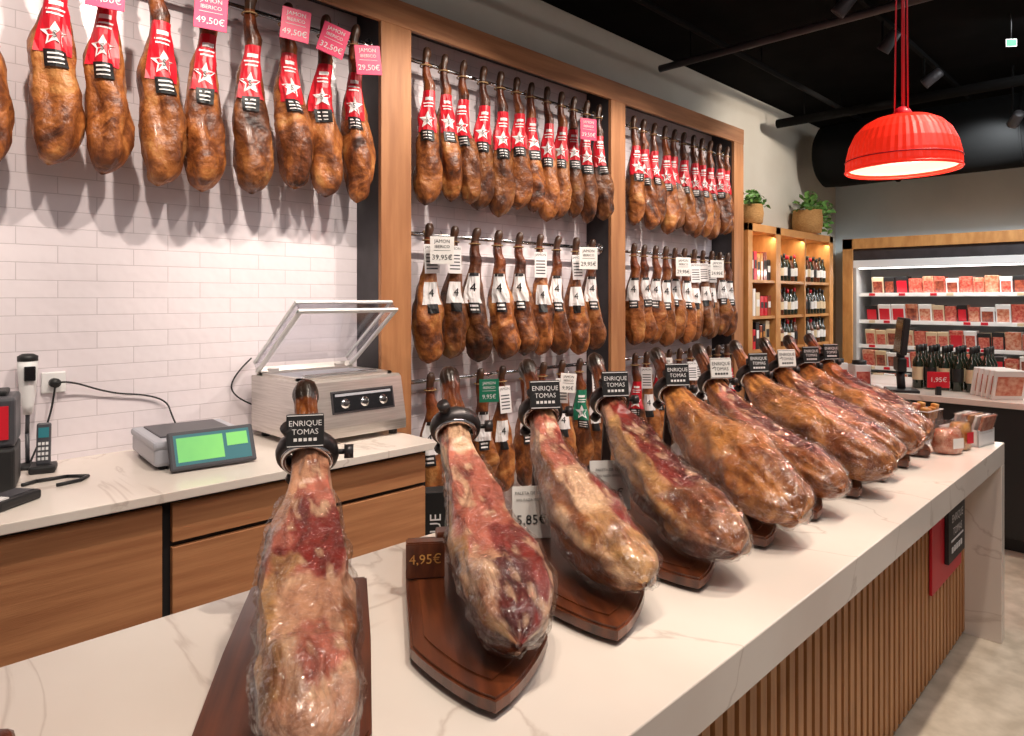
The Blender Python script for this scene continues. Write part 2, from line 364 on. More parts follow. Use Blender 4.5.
def hmesh(style,sd,L,W):
    b=MB(); na=24; ts=[0,.006,.012,.03,.05,.065,.078,.1,.13,.16,.19,.215,.24,.27,.30,.34,.38,.42,.46,.5,.54,.58,.62,.66,.7,.74,.78,.82,.86,.9,.93,.955,.975,.99,1]
    v=[hp(t,2*pi*i/na,0,sd,L,W) for t in ts for i in range(na)]
    for lo,hi,mat in ((0,7,HOOF),(7,len(ts)-1,HAM)):
        f=[]
        for j in range(lo,hi):
            for i in range(na):
                k=(i+1)%na; f.append((j*na+i,(j+1)*na+i,(j+1)*na+k,j*na+k))
        o=lo*na; n2=(hi-lo+1)*na
        if lo>0: f.append(tuple((len(ts)-1)*na+i for i in range(na)))
        else: f.append(tuple(range(na))[::-1])
        b.add(v[o:o+n2],[tuple(q-o for q in ff) for ff in f],mat,True)
    p=hp(.12,0,0,sd,L,W); b.torus(.035,.004,ROPE,T(p[0],0,.06-.12*L),n=14,k=5)
    b.tube([(p[0],.03,.06-.12*L),(p[0],.05,-.03),(p[0],.062,.02),(p[0]+.0,.090,.014)],.0035,ROPE,5)
    def sheet(t0,t1,w0,w1,off,mat,nt=6,nw=8,ac=0):
        vv=[]
        for j in range(nt+1):
            t=t0+(t1-t0)*j/nt; w=w0+(w1-w0)*j/nt; r=interp(HK,t,1)*W+off
            for i in range(nw+1): vv.append(hp(t,ac+max(-2.6,min(2.6,w/2/r))*(2*i/nw-1),off,sd,L,W))
        ff=[(j*(nw+1)+i,(j+1)*(nw+1)+i,(j+1)*(nw+1)+i+1,j*(nw+1)+i+1) for j in range(nt) for i in range(nw)]
        b.add(vv,ff,mat,False)
    def front(t,dx=0,off=.008): 
        p=hp(t,0,off,sd,L,W); return T(p[0]+dx,p[1],p[2])
    if style in('red','green'):
        mt=RED if style=='red' else GREEN
        sheet(.28,.55,.10,.15,.004,mt)
        tc,rs=.475,.056; vv=[hp(tc,0,.0065,sd,L,W)]
        n=30
        def sr(f):
            k=f*10; i=int(k); u=k-i; ra,rb=(rs,rs*.45) if i%2==0 else (rs*.45,rs)
            a0=2*pi*i/10; a1=2*pi*(i+1)/10
            return (ra*math.sin(a0)*(1-u)+rb*math.sin(a1)*u, ra*math.cos(a0)*(1-u)+rb*math.cos(a1)*u)
        for q in range(n):
            x,z=sr(q/n); t=tc-z/L; r=interp(HK,t,1)*W+.006; vv.append(hp(t,x/r,.0065,sd,L,W))
        b.add(vv,[(0,1+q,1+(q+1)%n) for q in range(n)],WHITE,False)
        b.text('S',.040,BLACK,front(tc+.002,0,.011))
        sheet(.325,.345,.05,.05,.0065,WHITE,1,4); sheet(.36,.368,.07,.07,.0065,WHITE,1,4); sheet(.38,.388,.06,.06,.0065,WHITE,1,4)
        sheet(.54,.61,.085,.085,.008,BLACK,3,4)
        sheet(.553,.561,.055,.055,.010,WHITE,1,3); sheet(.572,.580,.055,.055,.010,WHITE,1,3); sheet(.592,.597,.055,.055,.010,WHITE,1,3)
    if style=='white':
        sheet(.34,.56,.075,.13,.004,WHITE)
        b.text('4',.085,BLACK,front(.45,0,.012))
        sheet(.555,.63,.07,.07,.008,BLACK,3,4); sheet(.57,.585,.05,.05,.010,WHITE,1,3); sheet(.6,.612,.05,.05,.010,WHITE,1,3)
        sheet(.335,.36,.06,.065,.007,BLACK,1,4)
    if style=='tag':
        M=T(0,-.055,-.13,R.uniform(-.2,.2),-.12)
        b.box(-.045,.045,-.001,.001,-.12,.06,WHITE,M=M)
        for k in range(5): b.box(-.034,.034,-.0016,-.001,-.095+k*.022,-.087+k*.022,DGREYP,M=M)
        b.text('JAMON',.024,BLACK,M@T(0,-.002,.04))
        b.tube([(0,-.055,-.075),(0,-.03,-.04)],.002,ROPE,4)
        sheet(.42,.58,.09,.13,.004,WHITE); b.text('4',.07,BLACK,front(.5,0,.012)); sheet(.575,.64,.07,.07,.008,BLACK,2,4)
    return b.mesh('hanging_ham_mesh')
V={}
def variants(style,L,W,n):
    k=(style,L,W)
    if k not in V: V[k]=[hmesh(style,i+len(V)*3.1,L,W) for i in range(n)]
    return V[k]
def hang(x,z,style,L,W,n=4,jit=.28,y=3.266):
    me=R.choice(variants(style,L,W,n))
    phi=-math.atan2(x,3.3)*.75+R.uniform(-jit,jit)
    inst(me,'hanging_ham',(x,y,z),(R.uniform(-.01,.02),R.uniform(-.03,.03),phi),sc=(R.uniform(.93,1.05),1,R.uniform(.94,1.02)))
for x in (-1.2,-.95,-.72,-.5,-.28,-.03,.22,.44,.68,.865,1.07,1.287,1.495,1.70,1.91,2.10):
    hang(x+.0,RZ[0],'red',1.0,.89,6,.22)
for i in range(12): hang(2.58+i*.155,RZ[0],'red',.95,.78,5)
for i in range(9): hang(2.60+i*.20,RZ[1],R.choice(['white','white','tag']),.86,.88)
for i in range(9): hang(2.61+i*.205,RZ[2],R.choice(['green','white','tag']),.86,.84)
for i in range(11): hang(4.74+i*.161,RZ[0],'red',.93,.82,5)
for i in range(11): hang(4.74+i*.161,RZ[1],R.choice(['white','white','tag']),.86,.84)
for i in range(10): hang(4.76+i*.176,RZ[2],R.choice(['white','red','tag']),.86,.84)

def ptag(x,z,rz,ry,txt,big=1,mat=PINK,y=3.13,ink=WHITE):
    b=MB(); w=.075*big; h=.085*big
    b.box(-w,w,-.002,.002,-h,h,mat,.0015)
    b.text('JAMON',.030*big,ink,T(0,-.004,.055*big)); b.text('IBERICO',.026*big,ink,T(0,-.004,.022*big))
    b.box(-w*.7,w*.7,-.0035,-.002,-.002,.0,ink)
    b.text(txt,.045*big,ink,T(0,-.004,-.045*big))
    b.tube([(0,0,h),(0,.03,h+.03),(0,.06,h+.04)],.002,CHROME,5)
    b.obj('price_tag',None,(x,y,z),(0,ry,rz))
for x,z,ry,t in ((.84,2.90,.05,'39,50€'),(1.26,2.93,.05,'49,50€'),(1.67,2.99,.1,'49,50€'),(1.88,2.97,.3,'32,50€'),(2.09,2.92,-.1,'29,50€'),(3.98,2.88,.0,'39,50€')):
    ptag(x,z,-.35,ry,t,.92)
for x,z,t in ((2.60,1.93,'39,95€'),(3.98,1.94,'29,95€'),(5.3,1.92,'29,95€'),(5.9,1.92,'24,95€')):
    ptag(x,z,-.5,0,t,.95,PAPER,ink=BLACK)
ptag(2.98,1.07,-.5,0,'9,95€',.85,GREEN); ptag(3.75,1.05,-.5,.1,'9,95€',.8,PAPER,ink=BLACK); ptag(5.0,1.07,-.6,0,'9,95€',.95,PAPER,ink=BLACK)

# ---------------------------------------------------------------- back counter
b=MB()
b.box(-1.79,2.16,2.62,WY-.014,.915,.95,MARBLE,.003)
b.box(-1.79,2.12,2.68,WY-.014,.10,.913,BLACK); b.box(-1.79,2.10,2.74,WY-.02,0,.10,BLACK)
def drawer(x0,x1,z0,z1): b.box(x0,x1,2.655,2.68,z0,z1,WOODH,.002)
for x0,x1 in ((-1.78,-1.06),(-1.03,-.06),(-.03,.895)):
    drawer(x0,x1,.13,.895)
for z0,z1 in ((.13,.44),(.46,.735),(.755,.895)): drawer(.93,2.10,z0,z1)
b.obj('back_counter_cabinet')

# vacuum packer
b=MB(); x0,x1,y0,y1=1.58,2.17,2.90,3.42; zb=.98
for x in (x0+.05,x1-.05):
    for y in (y0+.05,y1-.06): b.cyl((x,y,.95),(x,y,zb),.022,BLACK,10)
pr=[(y0,zb),(y0,zb+.03),(y0+.0,zb+.05),(y0+.045,zb+.265),(y0+.06,zb+.277),(y1,zb+.277),(y1,zb)]
b.prism(pr,0,x1-x0,STEEL,Matrix(((0,0,1,x0),(1,0,0,0),(0,1,0,0),(0,0,0,1))),bev=.004)
zt=zb+.277
b.box(x0+.03,x1-.03,y0+.09,y0+.115,zt,zt+.012,STEEL); b.box(x0+.03,x1-.03,y1-.06,y1-.03,zt,zt+.012,STEEL)
b.box(x0+.03,x0+.055,y0+.09,y1-.03,zt,zt+.012,STEEL); b.box(x1-.055,x1-.03,y0+.09,y1-.03,zt,zt+.012,STEEL)
b.box(x0+.055,x1-.055,y0+.115,y1-.06,zt,zt+.003,GREYP); b.box(x0+.09,x1-.09,y0+.14,y0+.165,zt+.003,zt+.02,CHROME)
MP=T(0,y0+.026,zb+.165,0,-.206)
cx=(x0+x1)/2
b.box(cx-.13,cx+.23,-.006,.004,-.055,.055,DARKM,.002,M=MP)
b.box(cx-.12,cx+.22,-.008,-.005,-.045,.045,BLACKG,M=MP)
b.box(cx-.11,cx+.21,-.0095,-.008,.028,.040,GREYP,M=MP)
for dx in (-.06,.05,.16): b.cyl(MP@Vector((cx+dx,-.006,-.008)),MP@Vector((cx+dx,-.014,-.008)),.024,CHROME,18); b.cyl(MP@Vector((cx+dx,-.012,-.008)),MP@Vector((cx+dx,-.02,-.008)),.014,DARKM,14)
ang=-math.radians(36); ML=Matrix.Translation((0,y1-.02,zt+.012))@Euler((ang,0,0)).to_matrix().to_4x4()
w=.54
b.box(x0+.02,x1-.02,-w,0,.055,.061,ACR,M=ML)
for xx in (x0+.02,x1-.026): b.box(xx,xx+.006,-w,0,0,.055,ACR,M=ML)
b.box(x0+.02,x1-.02,-w,-w+.006,0,.055,ACR,M=ML)
for xx in (x0+.012,x1-.034): b.box(xx,xx+.022,-w-.006,.0,-.006,.008,WHITEP,.002,M=ML)
b.box(x0+.012,x1-.012,-w-.012,-w+.012,-.006,.008,WHITEP,.002,M=ML); b.box(x0+.02,x1-.02,-.02,.005,-.012,.02,STEEL,M=ML)
b.box(x0+.02,x1-.02,-w,-w+.012,.05,.065,WHITEP,.002,M=ML)
for xx in (x0+.018,x1-.03): b.box(xx,xx+.012,-w,0,.05,.064,WHITEP,M=ML)
for xx in (x0+.10,x1-.10): b.box(xx-.03,xx+.03,y1-.045,y1+.012,zt-.02,zt+.03,STEEL,.003)
b.obj('vacuum_sealer')

# weighing scale / tablet
b=MB()
b.box(-.19,.19,-.20,.22,.015,.095,GREYP,.015)
b.box(-.195,.195,-.205,.225,.085,.118,GREYP,.012)
b.box(-.15,.15,-.12,.19,.116,.124,DGREYP,.004)
for x in (-.15,.15):
    for y in (-.16,.18): b.cyl((x,y,0),(x,y,.018),.018,BLACK,8)
MS=T(.02,-.25,.075,0,-.45)
b.box(-.17,.17,-.012,.012,-.075,.085,DGREYP,.008,M=MS)
b.box(-.150,.150,-.0135,-.0125,-.058,.068,SCREENT,M=MS); b.box(-.140,.04,-.015,-.0137,-.045,.055,SCREEN,M=MS)
b.box(.055,.140,-.015,-.0137,.0,.055,SCREEN,M=MS)
b.box(-.05,.05,-.24,-.20,.015,.06,DGREYP,.004)
b.obj('weighing_scale',None,(1.18,3.15,.95),(0,0,-.10))
b=MB()
b.box(-.045,.045,-.05,.05,0,.03,BLACK,.008)
Mp=T(0,.0,.025,0,-.2)
b.box(-.025,.025,-.012,.012,0,.17,DGREYP,.008,M=Mp); b.box(-.018,.018,-.0135,-.012,.11,.15,SCREENT,M=Mp)
for r in range(4):
    for c in range(3): b.box(-.018+c*.013,-.009+c*.013,-.0145,-.012,.02+r*.02,.032+r*.02,WHITEP,M=Mp)
b.obj('cordless_phone',None,(.66,3.30,.95),(0,0,-.3))
b=MB()
b.lathe([(.055,0),(.055,.012),(.02,.02)],BLACK,18); b.tube([(0,0,.02),(0,.01,.14),(0,0,.24)],.008,DGREYP,8)
b.lathe([(.016,.22),(.022,.26),(.030,.32),(.036,.40),(.036,.44)],WHITEP,16); b.lathe([(.037,.44),(.037,.46),(.02,.47)],BLACK,16)
b.box(-.02,.02,-.045,-.03,.36,.42,BLACKG,.004)
b.obj('barcode_scanner',None,(.63,3.42,.95),(.0,0,0))
b=MB()
b.box(-.11,.11,-.12,.12,0,.16,BLACK,.012); b.box(-.11,.11,-.10,.12,.16,.34,DGREYP,.012); b.box(-.09,.09,-.105,-.098,.19,.31,RED)
b.box(-.08,.08,-.04,.08,.34,.36,BLACK,.006); b.cyl((-.05,-.13,.06),(.05,-.13,.06),.02,CHROME,12)
b.obj('ticket_printer',None,(.44,3.16,.95),(0,0,-.25))
b=MB(); b.box(-.05,.05,-.09,.09,.0,.035,BLACK,.01); b.box(-.035,.035,-.03,.07,.035,.038,DGREYP); b.box(-.04,.04,-.08,-.04,.035,.04,WHITEP)
b.obj('card_reader',None,(.47,2.85,.95),(0,0,-.9))
b=MB(); b.tube([(-.05,0,.008),(0,.03,.008),(.10,.03,.008),(.16,-.02,.008),(.12,-.07,.008),(.04,-.09,.008)],.007,BLACK,6); b.obj('coiled_cable',None,(.60,3.08,.95))
b=MB(); b.box(-.045,.045,-.012,0,-.045,.045,WHITEP,.005); b.cyl((0,-.012,0),(0,-.05,0),.02,BLACK,12)
b.obj('wall_socket',None,(.733,WY-.014,1.288))
def cable(pts,name,r=.004):
    cu=bpy.data.curves.new(name,'CURVE'); cu.dimensions='3D'; cu.bevel_depth=r; sp=cu.splines.new('NURBS'); sp.points.add(len(pts)-1)
    for p,q in zip(sp.points,pts): p.co=(*q,1)
    sp.use_endpoint_u=True; sp.order_u=3; cu.materials.append(BLACK); o=bpy.data.objects.new(name,cu); COL.objects.link(o); return o
cable([(.735,3.43,1.288),(.77,3.44,1.30),(.95,3.47,1.22),(1.10,3.47,1.20),(1.19,3.47,1.16),(1.20,3.44,1.10),(1.20,3.37,1.05)],'power_cable')
cable([(.73,3.44,1.27),(.72,3.45,1.15),(.66,3.46,1.0),(.64,3.44,.96)],'power_cable')
cable([(1.60,3.44,1.1),(1.5,3.47,1.15),(1.50,3.47,1.25),(1.60,3.46,1.34)],'power_cable')

b=MB(); b.box(-.06,.06,-.06,.06,0,.62,BLACK,.004); b.text('ENRIQUE',.085,WHITE,T(0,-.062,.33)@Matrix.Rotation(-pi/2,4,'Y'))
b.obj('standing_sign',None,(2.36,2.9,0.0),(0,0,-.6))

# ---------------------------------------------------------------- front counter
CF,CR=.64,1.61
b=MB()
b.box(-1.6,4.05,CF,CR,.85,.95,MARBLE,.003)
b.box(3.98,4.05,CF,CR,0,.849,MARBLE,.002)
b.box(-1.6,3.979,.82,1.55,0.06,.849,DARKM); b.box(-1.6,3.979,.85,1.5,0,.06,BLACK)
x=-1.58
while x<3.95:
    b.box(x,x+.036,.79,.82,.02,.849,SLAT); x+=.06
b.obj('shop_counter')
b=MB()
b.box(-.26,.26,-.012,0,-.17,.15,RED,.002); b.box(-.06,.24,-.030,-.012,-.09,.19,BLACK,.003)
b.text('ENRIQUE',.050,WHITE,T(.09,-.032,.10)); b.text('TOMAS',.050,WHITE,T(.09,-.032,.04)); b.box(-.02,.20,-.032,-.03,-.0,.008,WHITE)
for k in range(5): b.box(-.01+k*.04,.015+k*.04,-.032,-.03,-.05,-.025,WHITE)
b.obj('wall_sign',None,(3.58,.788,.56))

# ---------------------------------------------------------------- hams on carving stands
SK=[(0,.47,.455,.010,.010),(.02,.462,.447,.022,.024),(.07,.44,.425,.030,.030),(.10,.42,.405,.025,.026),(.16,.39,.375,.027,.029),(.23,.355,.34,.034,.036),(.30,.315,.305,.040,.040),
(.37,.265,.268,.050,.052),(.46,.185,.218,.068,.068),(.56,.085,.172,.088,.083),(.66,-.02,.138,.102,.094),(.76,-.125,.112,.106,.090),(.85,-.215,.094,.100,.078),(.92,-.285,.080,.084,.064),(.97,-.335,.070,.058,.046),(1,-.362,.062,.008,.008)]
def lerp(a,b,u): 
    u=max(0,min(1,u)); return tuple(a[i]*(1-u)+b[i]*u for i in range(3))
def sst(x,a,b):
    u=max(0,min(1,(x-a)/(b-a))); return u*u*(3-2*u)
MEAT=(.27,.030,.022);DMEAT=(.14,.016,.012);PMEAT=(.54,.17,.115);FAT=(.78,.53,.34);RIND=(.36,.12,.028);BRN=(.11,.026,.008);HF=(.03,.018,.012);GOLDC=(.62,.27,.075);YEL=(.60,.33,.13);TAN=(.58,.30,.18)
KINDS={
 'A1':dict(base=(TAN,FAT),lim=.55,zones=[(.34,.66,.1,1.3,PMEAT),(.40,.58,-.2,.5,MEAT),(.52,.70,.6,.5,MEAT),(.66,.96,-.9,.45,YEL),(.70,.98,1.5,.5,RIND),(.74,.92,.3,.45,PMEAT),(.3,1,-2.2,.8,BRN),(.3,1,2.4,.7,BRN)]),
 'A2':dict(base=(FAT,TAN),lim=.55,zones=[(.34,.76,-.1,1.3,PMEAT),(.42,.66,.3,.5,MEAT),(.66,.98,.75,.7,MEAT),(.80,.98,.1,.6,DMEAT),(.55,.95,-1.4,.35,YEL),(.3,1,-2.3,.8,BRN),(.3,1,2.4,.6,BRN)]),
 'B1':dict(base=(FAT,YEL),lim=.8,zones=[(.34,.62,.1,1.0,PMEAT),(.40,.92,.85,.55,MEAT),(.50,.86,-.9,.25,RIND),(.86,1,.3,1,YEL),(.3,1,-2.1,.8,RIND),(.3,1,2.2,.8,BRN)]),
 'B2':dict(base=(YEL,TAN),lim=.75,zones=[(.34,.93,.55,.65,DMEAT),(.38,.90,-.15,.40,MEAT),(.45,.9,-1.2,.5,YEL),(.8,1,-.2,1,RIND),(.3,1,-2.3,.6,BRN),(.3,1,1.9,.8,DMEAT)]),
 'W':dict(base=(RIND,GOLDC),lim=9,zones=[(.5,.8,-.6,.7,GOLDC),(.8,.95,.4,.5,RIND),(.4,.6,.8,.5,RIND)]),
 'C':dict(base=(RIND,GOLDC),lim=.75,zones=[(.36,.94,.2,.65,DMEAT),(.4,.75,-.6,.4,PMEAT),(.5,.95,-1.4,.4,YEL),(.3,1,2,.9,BRN)]),
}
def standham(kind,sd,W=1.0,Lk=1.0):
    na,nl=64,90
    V3=[];C=[]; K=KINDS[kind]
    def Y(t):
        y=interp(SK,t,1); return y if y>.315 else .315+(y-.315)*Lk
    def pt(t,a,off,cut=True):
        y=Y(t);z=interp(SK,t,2);rx=interp(SK,t,3);rn=interp(SK,t,4)
        e=.01; t1,t0=min(1,t+e),max(0,t-e); dy=Y(t1)-Y(t0); dz=interp(SK,t1,2)-interp(SK,t0,2)
        l=math.hypot(dy,dz); dy/=l;dz/=l; ny,nz=dz,-dy
        if nz<0: ny,nz=-ny,-nz
        k=sst(t,.2,.45)
        s,c=math.sin(a),math.cos(a)
        d=noise.noise(Vector((s*1.4+sd*5.1,c*1.4,t*5)))*.36*k+noise.noise(Vector((s*3.5+sd,c*3.5,t*13)))*.14+noise.noise(Vector((s*8+sd,c*8,t*30)))*.06*k
        w=1+(W-1)*k
        X=rx*w*(1+d)*s; Nn=rn*(.5+.5*w)*(1+d)*c
        cutf=0
        lim=K['lim']*rn*(.5+.5*w)
        if cut and .34<t<.93 and Nn>lim:
            q=sst(t,.34,.40)*(1-sst(t,.80,.90)); lim2=lim+(1-q)*rn
            if Nn>lim2:
                cutf=min(1,(Nn-lim2)/(.06*rn)); Nn=lim2+noise.noise(Vector((X*30,t*14,sd)))*.006
        X+=off*s; Nn+=off*c
        zz=z+Nn*nz
        p=Vector((X+.018*math.sin(t*4+sd)*k, y+Nn*ny, max(zz,.0015 if off==0 else .0008)))
        return p,cutf
    for j in range(nl+1):
        t=j/nl
        for i in range(na):
            a=2*pi*i/na; p,cf=pt(t,a,0); V3.append(tuple(p))
            n1=noise.noise(Vector((p.x*9+sd*3,p.y*7,p.z*9))); n2=noise.noise(Vector((p.x*26,p.y*13+sd,p.z*26))); n3=noise.noise(Vector((p.x*50,p.y*22+sd,p.z*50)))
            c=lerp(K['base'][0],K['base'][1],sst(n1+.3*n2,-.25,.3))
            c=lerp(c,BRN if kind!='W' else RIND,sst(n2+n1*.5,.22,.50)*.7)
            aa=a if a<pi else a-2*pi
            for (t0,t1,ac,ah,col) in K['zones']:
                da=abs((aa-ac+pi)%(2*pi)-pi)
                m=min((t-t0)*9,(t1-t)*9,(ah-da)*1.6)+n1*.9+n2*.45+n3*.2
                m=sst(m,-.06,.22)
                c2=lerp(col,tuple(x*.55 for x in col),sst(n3+n2,-.1,.45)*.7)
                if col in(MEAT,PMEAT,DMEAT): c2=lerp(c2,FAT,sst(n2*.8+n3,.26,.42)*.75)
                c=lerp(c,c2,m)
            if t<.36:
                c=lerp(lerp(BRN,RIND,.35+.6*n1),c,sst(t,.24,.38))
                if t<.10: c=HF
            C.append((*c,1))
    F=[(j*na+i,(j+1)*na+i,(j+1)*na+(i+1)%na,j*na+(i+1)%na) for j in range(nl) for i in range(na)]
    F.append(tuple(nl*na+i for i in range(na))); F.append(tuple(range(na))[::-1])
    me=bpy.data.meshes.new('ham'); me.from_pydata(V3,[],F); me.materials.append(CUT)
    me.polygons.foreach_set('use_smooth',[True]*len(F))
    at=me.color_attributes.new('Col','FLOAT_COLOR','POINT')
    at.data.foreach_set('color',[x for c in C for x in c]); me.update()
    na2,nl2=60,54; fv=[]
    for j in range(nl2+1):
        t=.43+.568*j/nl2
        for i in range(na2):
            a=2*pi*i/na2
            o=.003+.014*abs(noise.noise(Vector((math.sin(a)*4+sd,math.cos(a)*4,t*14))))+.006*abs(noise.noise(Vector((math.sin(a)*12+sd,math.cos(a)*12,t*36))))
            fv.append(tuple(pt(t,a,o,True)[0]))
    ff=[(j*na2+i,(j+1)*na2+i,(j+1)*na2+(i+1)%na2,j*na2+(i+1)%na2) for j in range(nl2) for i in range(na2)]
    fm=bpy.data.meshes.new('plastic_wrap'); fm.from_pydata(fv,[],ff); fm.materials.append(FILM); fm.polygons.foreach_set('use_smooth',[True]*len(ff)); fm.update()
    return me,fm
def board_poly():
    P=[(-.130,.40),(.130,.40),(.136,.1),(.134,-.20)]
    for i in range(1,8):
        u=i/8; P.append((.134*(1-u)**.75, -.20-.20*u**.9))
    P.append((0,-.402))
    return P+[(-x,y) for x,y in reversed(P[2:-1])]
bp_=board_poly()
def standset(xr,kind,sd,sign=None,W=1.0,phi=-.62,wrap=True,yr=1.40,Lk=1.0,dr=0,sz=1):
    dx,dy=math.sin(phi),-math.cos(phi)
    ox,oy=xr+dx*.315,yr+dy*.315
    e=empty('ham_carving_stand',(ox,oy,.95),(0,0,phi))
    b=MB()
    for x in (-.09,.09):
        for y in (.33,-.2): b.cyl((x,y,0),(x,y,.012),.014,BLACK,10)
    b.prism(bp_,.010,.038,MAHOG,bev=.005)
    b.prism([(x*.80,y*.86+.0) for x,y in bp_],.038,.0405,MAHOG,bev=.001)
    b.box(-.05,.05,.33,.385,.038,.07,MAHOG,.006)
    b.obj('board',e)
    b=MB()
    b.box(-.016,.016,-.008,.008,0,.24,CLAMP,.003,M=T(0,.385,.06,0,.18))
    q=Vector((0,-.75,-.60)).normalized(); MM=Matrix.Translation((0,.325,.353))@q.to_track_quat('Z','X').to_matrix().to_4x4()
    b.torus(.054,.015,CLAMP,MM,n=28,k=10,sx=1.5); b.torus(.050,.008,CHROME,MM@T(0,0,.02),n=28,k=6)
    for aa in (0.4,pi-.4,-pi/2):
        v=Vector((math.cos(aa),math.sin(aa),0)); b.cyl(MM@(v*.03),MM@(v*.088),.006,CLAMP,8); b.cyl(MM@(v*.08),MM@(v*.10),.016,CLAMP,12)
    b.box(-.02,.02,-.015,.015,-.08,-.045,CLAMP,.003,M=T(0,.345,.37))
    b.obj('clamp',e)
    me,fm=standham(kind,sd,W,Lk)
    Mr=Matrix.Translation((0,.315,.041))@Matrix.Rotation(dr,4,'Z')@Matrix.Translation((0,-.315,0))
    me.transform(Mr); fm.transform(Mr)
    inst(me,'ham',(0,0,0),parent=e)
    if wrap: inst(fm,'plastic_wrap',(0,0,0),parent=e)
    if sign:
        b=MB(); bg,ink=(BLACK,WHITE) if sign=='b' else (PAPER,BLACK)
        b.box(-.046,.046,-.004,.004,-.042,.042,bg,.003)
        b.text('ENRIQUE',.0195,ink,T(0,-.005,.018)); b.text('TOMAS',.0195,ink,T(0,-.005,-.003))
        for k in range(5): b.box(-.028+k*.012,-.020+k*.012,-.005,-.004,-.026,-.018,ink)
        b.box(-.044,.044,-.0045,-.0038,.037,.039,ink); b.box(-.044,.044,-.0045,-.0038,-.039,-.037,ink)
        o=b.obj('logo_sign',e,(0,.262,.415),(-.15,0,.05)); o.scale=(sz,sz,sz)
    return e
standset(.775,'A1',1.3,'b',.76,-.58,Lk=1.0,sz=.85,dr=.10)
standset(1.21,'A2',4.7,None,.74,-.62,dr=.05)
standset(1.55,'B1',2.2,'b',.74,-.62,dr=.11)
standset(1.90,'B2',7.9,'b',.85,-.64,Lk=1.10,dr=.13)
standset(2.29,'W',5.5,'b',1.12,-.66,Lk=1.12,dr=.10)
standset(2.62,'C',9.1,'w',.90,-.64,Lk=1.08,dr=.10)
standset(2.96,'W',3.3,'b',1.10,-.62,Lk=1.12,dr=.10)
standset(3.26,'C',6.4,'w',.92,-.62,Lk=1.08,dr=.08)
standset(3.55,'W',8.2,'b',.98,-.62,Lk=1.08,dr=.06)
standset(3.82,'C',11.4,'b',.92,-.60,Lk=1.03)

def csign(x,y,w,h,lines,mat,ink,rz=-.62,z=.95,name='price_sign'):
    b=MB(); b.box(-w/2,w/2,-.0015,.0015,.0,h,mat,M=T(0,0,0,0,-.12))
    b.box(-w/2,w/2,.0,.03,0,.002,mat)
    for k,(s,sz,zz) in enumerate(lines): b.text(s,sz,ink,T(0,-.004,0,0,-.12)@T(0,0,zz))
    b.obj(name,None,(x,y,z),(0,0,rz))
L1=lambda p:[('PALETA DE CEBO',.0115,.122),('50% RAZA IBERICA',.010,.104),(p,.036,.05)]
csign(1.385,1.285,.105,.14,L1('5,85€'),PAPER,BLACK,-.65,z=.992)
csign(1.745,1.285,.125,.15,L1('7,50€'),PAPER,BLACK,-.70,z=.992)
b=MB(); b.prism([(-.045,-.015),(.045,-.015),(.045,.015),(-.045,.015)],0,.085,MAHOG,bev=.003); b.text('4,95€',.032,GOLD,T(0,-.0165,.045)); b.obj('price_block',None,(1.02,1.29,.992),(0,0,-.65))
b=MB(); b.prism([(-.045,-.012),(.045,-.012),(.045,.012),(-.045,.012)],0,.12,WOODH,bev=.003); b.text('4,95€',.03,BLACK,T(0,-.0135,.06)); b.obj('price_block',None,(.81,1.33,.992),(0,0,-1.9))

def lump(name,loc,rx,ry,rz,mat,sd,rot=0,filmit=True,parent=None):
    b=MB(); n,m=20,14; v=[];f=[]
    for j in range(m+1):
        th=pi*j/m
        for i in range(n):
            a=2*pi*i/n; d=Vector((math.sin(th)*math.cos(a),math.sin(th)*math.sin(a),math.cos(th)))
            k=1+.30*noise.noise(d*1.9+Vector((sd,sd,0)))
            z=max(-rz*.8,d.z*k*rz); v.append((d.x*k*rx,d.y*k*ry,z+rz*.8))
    for j in range(m):
        for i in range(n): f.append((j*n+i,(j+1)*n+i,(j+1)*n+(i+1)%n,j*n+(i+1)%n))
    b.add(v,f,mat,True)
    if filmit: b.add([(x*1.07,y*1.07,z*1.06+.001) for x,y,z in v],f,FILM,True)
    return b.obj(name,parent,loc,(0,0,rot))
lump('ham_piece',(.13,1.25,.95),.09,.06,.035,HAM,2,.4,False)

# packaged goods at far end of counter: clear bags and acrylic display boxes
def bag(x,y,r,h,w,mat,sd):
    b=MB(); n=24; prof=[(0,.6),(.03,.95),(.25,1.05),(.5,.98),(.72,.80),(.85,.45),(.9,.30),(1,.6)]
    for (sc_,m_,cut) in ((1,FILM,8),(.93,mat,5)):
        v=[];f=[]
        for q,(zz,rr) in enumerate(prof[:cut]):
            for i in range(n):
                a=2*pi*i/n; k=rr*sc_*w*(1+.22*noise.noise(Vector((math.cos(a)*2.5+sd,math.sin(a)*2.5,zz*5))))
                fl=1 if zz<.8 else 1.3
                v.append((math.cos(a)*k*fl,math.sin(a)*k*.65*(1 if zz<.85 else .35),max(0,zz*h)))
        for j in range(cut-1):
            for i in range(n): f.append((j*n+i,j*n+(i+1)%n,(j+1)*n+(i+1)%n,(j+1)*n+i))
        if m_ is mat: f.append(tuple((cut-1)*n+i for i in range(n)))
        b.add(v,f,m_,True)
    b.box(-w*.4,w*.4,-w*.72,-w*.70,h*.2,h*.5,RED if int(sd)%2 else PAPER,.001)
    b.obj('snack_bag',None,(x,y,.951),(0,0,r))
